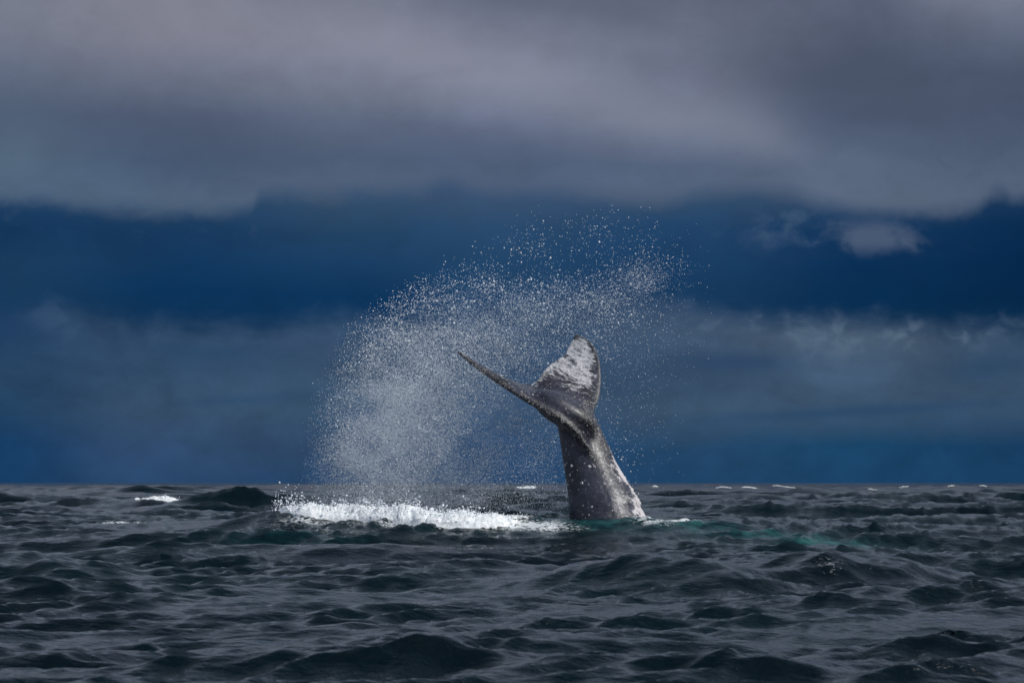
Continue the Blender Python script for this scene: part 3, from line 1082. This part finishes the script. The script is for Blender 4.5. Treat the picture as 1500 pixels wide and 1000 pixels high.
for k, (p0, p1, pf, hp, d_, lab) in enumerate(CAPS):
    pth = []
    dd_ = np.arange(110.0, 900.0, 0.5)                  # the first wave that this line of sight meets
    zl = EYE + (706 - pf) / FPX * dd_
    hit = np.nonzero(sea_z(((p0 + p1) / 2 - 750) / FPX * dd_, dd_) >= zl)[0]
    d_ = float(dd_[hit[0]]) if len(hit) else 800.0
    if k not in (0, 1, 2, 4):                           # the small far ones ride the crest that stands highest against the horizon
        dd_ = np.arange(230.0, 560.0, 0.5)
        d_ = float(dd_[np.argmin((EYE - sea_z(((p0 + p1) / 2 - 750) / FPX * dd_, dd_)) / dd_)])
    hh = hp / FPX * d_ * (1.0 if k == 0 else 0.9 if k == 1 else 0.8 if k in (7, 9) else 0.48)
    for q, s_ in enumerate(np.linspace(0, 1, 9)):
        px = p0 + (p1 - p0) * s_
        x_ = (px - 750) / FPX * d_
        env = math.sin(math.pi * min(1, max(0, 0.08 + 0.86 * s_))) ** 0.6 * (0.6 + 0.4 * (s_ if k == 0 else 1))
        hw_ = max(0.5, hh * 1.4) if k < 2 else 0.55 * hh
        zf = float(sea_z(x_, d_ - hw_)[0]) - 0.08 * hh
        zt = float(sea_z(x_, d_)[0])
        hq = max(hh * env, zt - zf + 0.4 * hh * env)
        if k >= 2:
            zf = max(zf, zt - 0.6 * hh)
            hq = min(max(hh * env, zt - zf + 0.4 * hh * env), 1.1 * hh)
        pth.append((x_, d_, zf, hq, hw_))
    hs_ = np.array([p_[3] for p_ in pth])
    hs_ = np.convolve(np.pad(hs_, 1, mode="edge"), [0.25, 0.5, 0.25], "valid")
    pth = [(p_[0], p_[1], p_[2], float(h_), p_[4]) for p_, h_ in zip(pth, hs_)]
    c = foam_ridge("whitecap", pth, 10.0 + 7 * k, 500 if k == 0 else 90, hh * 0.42, 150 if k == 0 else 60, 1.0 if k == 0 else 0.5, 0.45 if k == 0 else 0.5, 0.45 / hh)
    tag(c, lab, "whitecap", "whitecaps on the far waves")

# spray: density map over the cloud as it hangs round the tail
def spray_points(n, blobs, wob, seed, dep=(1.5, 0.85)):
    rng = np.random.default_rng(seed)
    wts = np.array([b_[-1] for b_ in blobs], float)
    pick = rng.choice(len(blobs), size=n * 3, p=wts / wts.sum())
    B = np.array([b_[:5] for b_ in blobs])[pick]
    g = rng.normal(size=(n * 3, 2)) * B[:, 2:4] * 0.7
    c, s = np.cos(np.radians(B[:, 4])), np.sin(np.radians(B[:, 4]))
    px = B[:, 0] + g[:, 0] * c - g[:, 1] * s
    py = B[:, 1] + g[:, 0] * s + g[:, 1] * c
    q = np.stack([px / 34.0, py / 26.0, np.full(len(px), seed * 1.0)], 1)
    keep = rng.random(len(px)) < np.clip(0.55 + wob * fbm(q, 4, 0.6), 0, 1)
    # outer rim of the cloud
    rim = np.interp(py, [300, 380, 430, 480, 560, 640, 745], [760, 640, 560, 505, 468, 452, 440])
    keep &= (px > rim + rng.gamma(1.6, 22, len(px)) - 16) & (py < 748) & (px < 1045) & (py > 300)
    px, py = px[keep][:n], py[keep][:n]
    dd = WHALE_Y + rng.normal(dep[0], dep[1], len(px))
    return np.stack([(px - 750) / FPX * dd, dd, EYE + (706 - py) / FPX * dd], 1), px, py


CORE = [(540, 688, 62, 46, 0, 1.9), (600, 645, 80, 64, 0, 2.0), (650, 690, 95, 42, 0, 1.0), (560, 600, 62, 55, 0, 1.0), (640, 560, 100, 65, -20, 1.2), (740, 650, 95, 60, 0, 0.5),
        (690, 500, 115, 50, -10, 0.65), (600, 520, 76, 50, -25, 0.55), (810, 445, 110, 30, -6, 0.28), (935, 408, 40, 22, -10, 0.12), (560, 735, 95, 12, 0, 0.5), (680, 728, 90, 18, 0, 0.45), (880, 500, 90, 44, 0, 0.11), (930, 580, 45, 80, 0, 0.03)]
BIG = [(560, 500, 60, 48, -30, 0.8), (650, 455, 90, 40, -18, 0.6), (755, 435, 110, 36, -6, 0.75), (880, 425, 80, 28, -6, 0.30), (700, 400, 110, 30, -20, 0.25), (830, 345, 90, 24, -10, 0.13), (950, 370, 70, 28, 20, 0.10),
       (500, 620, 34, 65, 0, 0.5), (560, 640, 75, 75, 0, 1.2), (640, 560, 95, 75, -20, 1.5), (740, 500, 100, 55, -10, 1.0), (760, 640, 85, 65, 0, 0.35), (560, 730, 90, 14, 0, 0.35), (900, 640, 40, 70, 0, 0.12), (890, 470, 70, 45, 0, 0.22)]
P1, _, _ = spray_points(120000, CORE, 0.65, 5)
s1 = np.random.default_rng(1).lognormal(math.log(0.0046), 0.35, len(P1))
P2, _, _ = spray_points(18000, BIG, 0.9, 8)
s2 = np.clip(np.random.default_rng(2).lognormal(math.log(0.0064), 0.48, len(P2)), 0.004, 0.028)
P3, _, _ = spray_points(60000, [(a_, b_, c_ * 1.2, d_ * 1.15, e_, f_) for a_, b_, c_, d_, e_, f_ in CORE], 0.4, 21)
s3 = np.random.default_rng(3).lognormal(math.log(0.0034), 0.3, len(P3))
# little jets where the foam bank starts
jr = np.random.default_rng(4)
jx = jr.choice([405, 412, 421, 430, 436, 443, 470, 536, 560, 610], 420) + jr.normal(0, 3.2, 420)
jy = 748 - np.abs(jr.normal(0, 1, 420)) * np.interp(jx, [400, 432, 450, 620], [12, 15, 9, 10])
P4 = np.stack([(jx - 750) / FPX * 61.3, np.full(420, 61.3) + jr.normal(0, 0.15, 420), EYE + (706 - jy) / FPX * 61.3], 1)
s4 = jr.lognormal(math.log(0.012), 0.4, 420)
Pa = np.concatenate([P1, P2, P3, P4])
sa = np.concatenate([s1, s2, s3, s4])
spray = drop_object("water_spray", Pa, sa, drop_mat)
tag(spray, "cloud of white water drops flung up around the whale tail", "spray", kind="stuff")
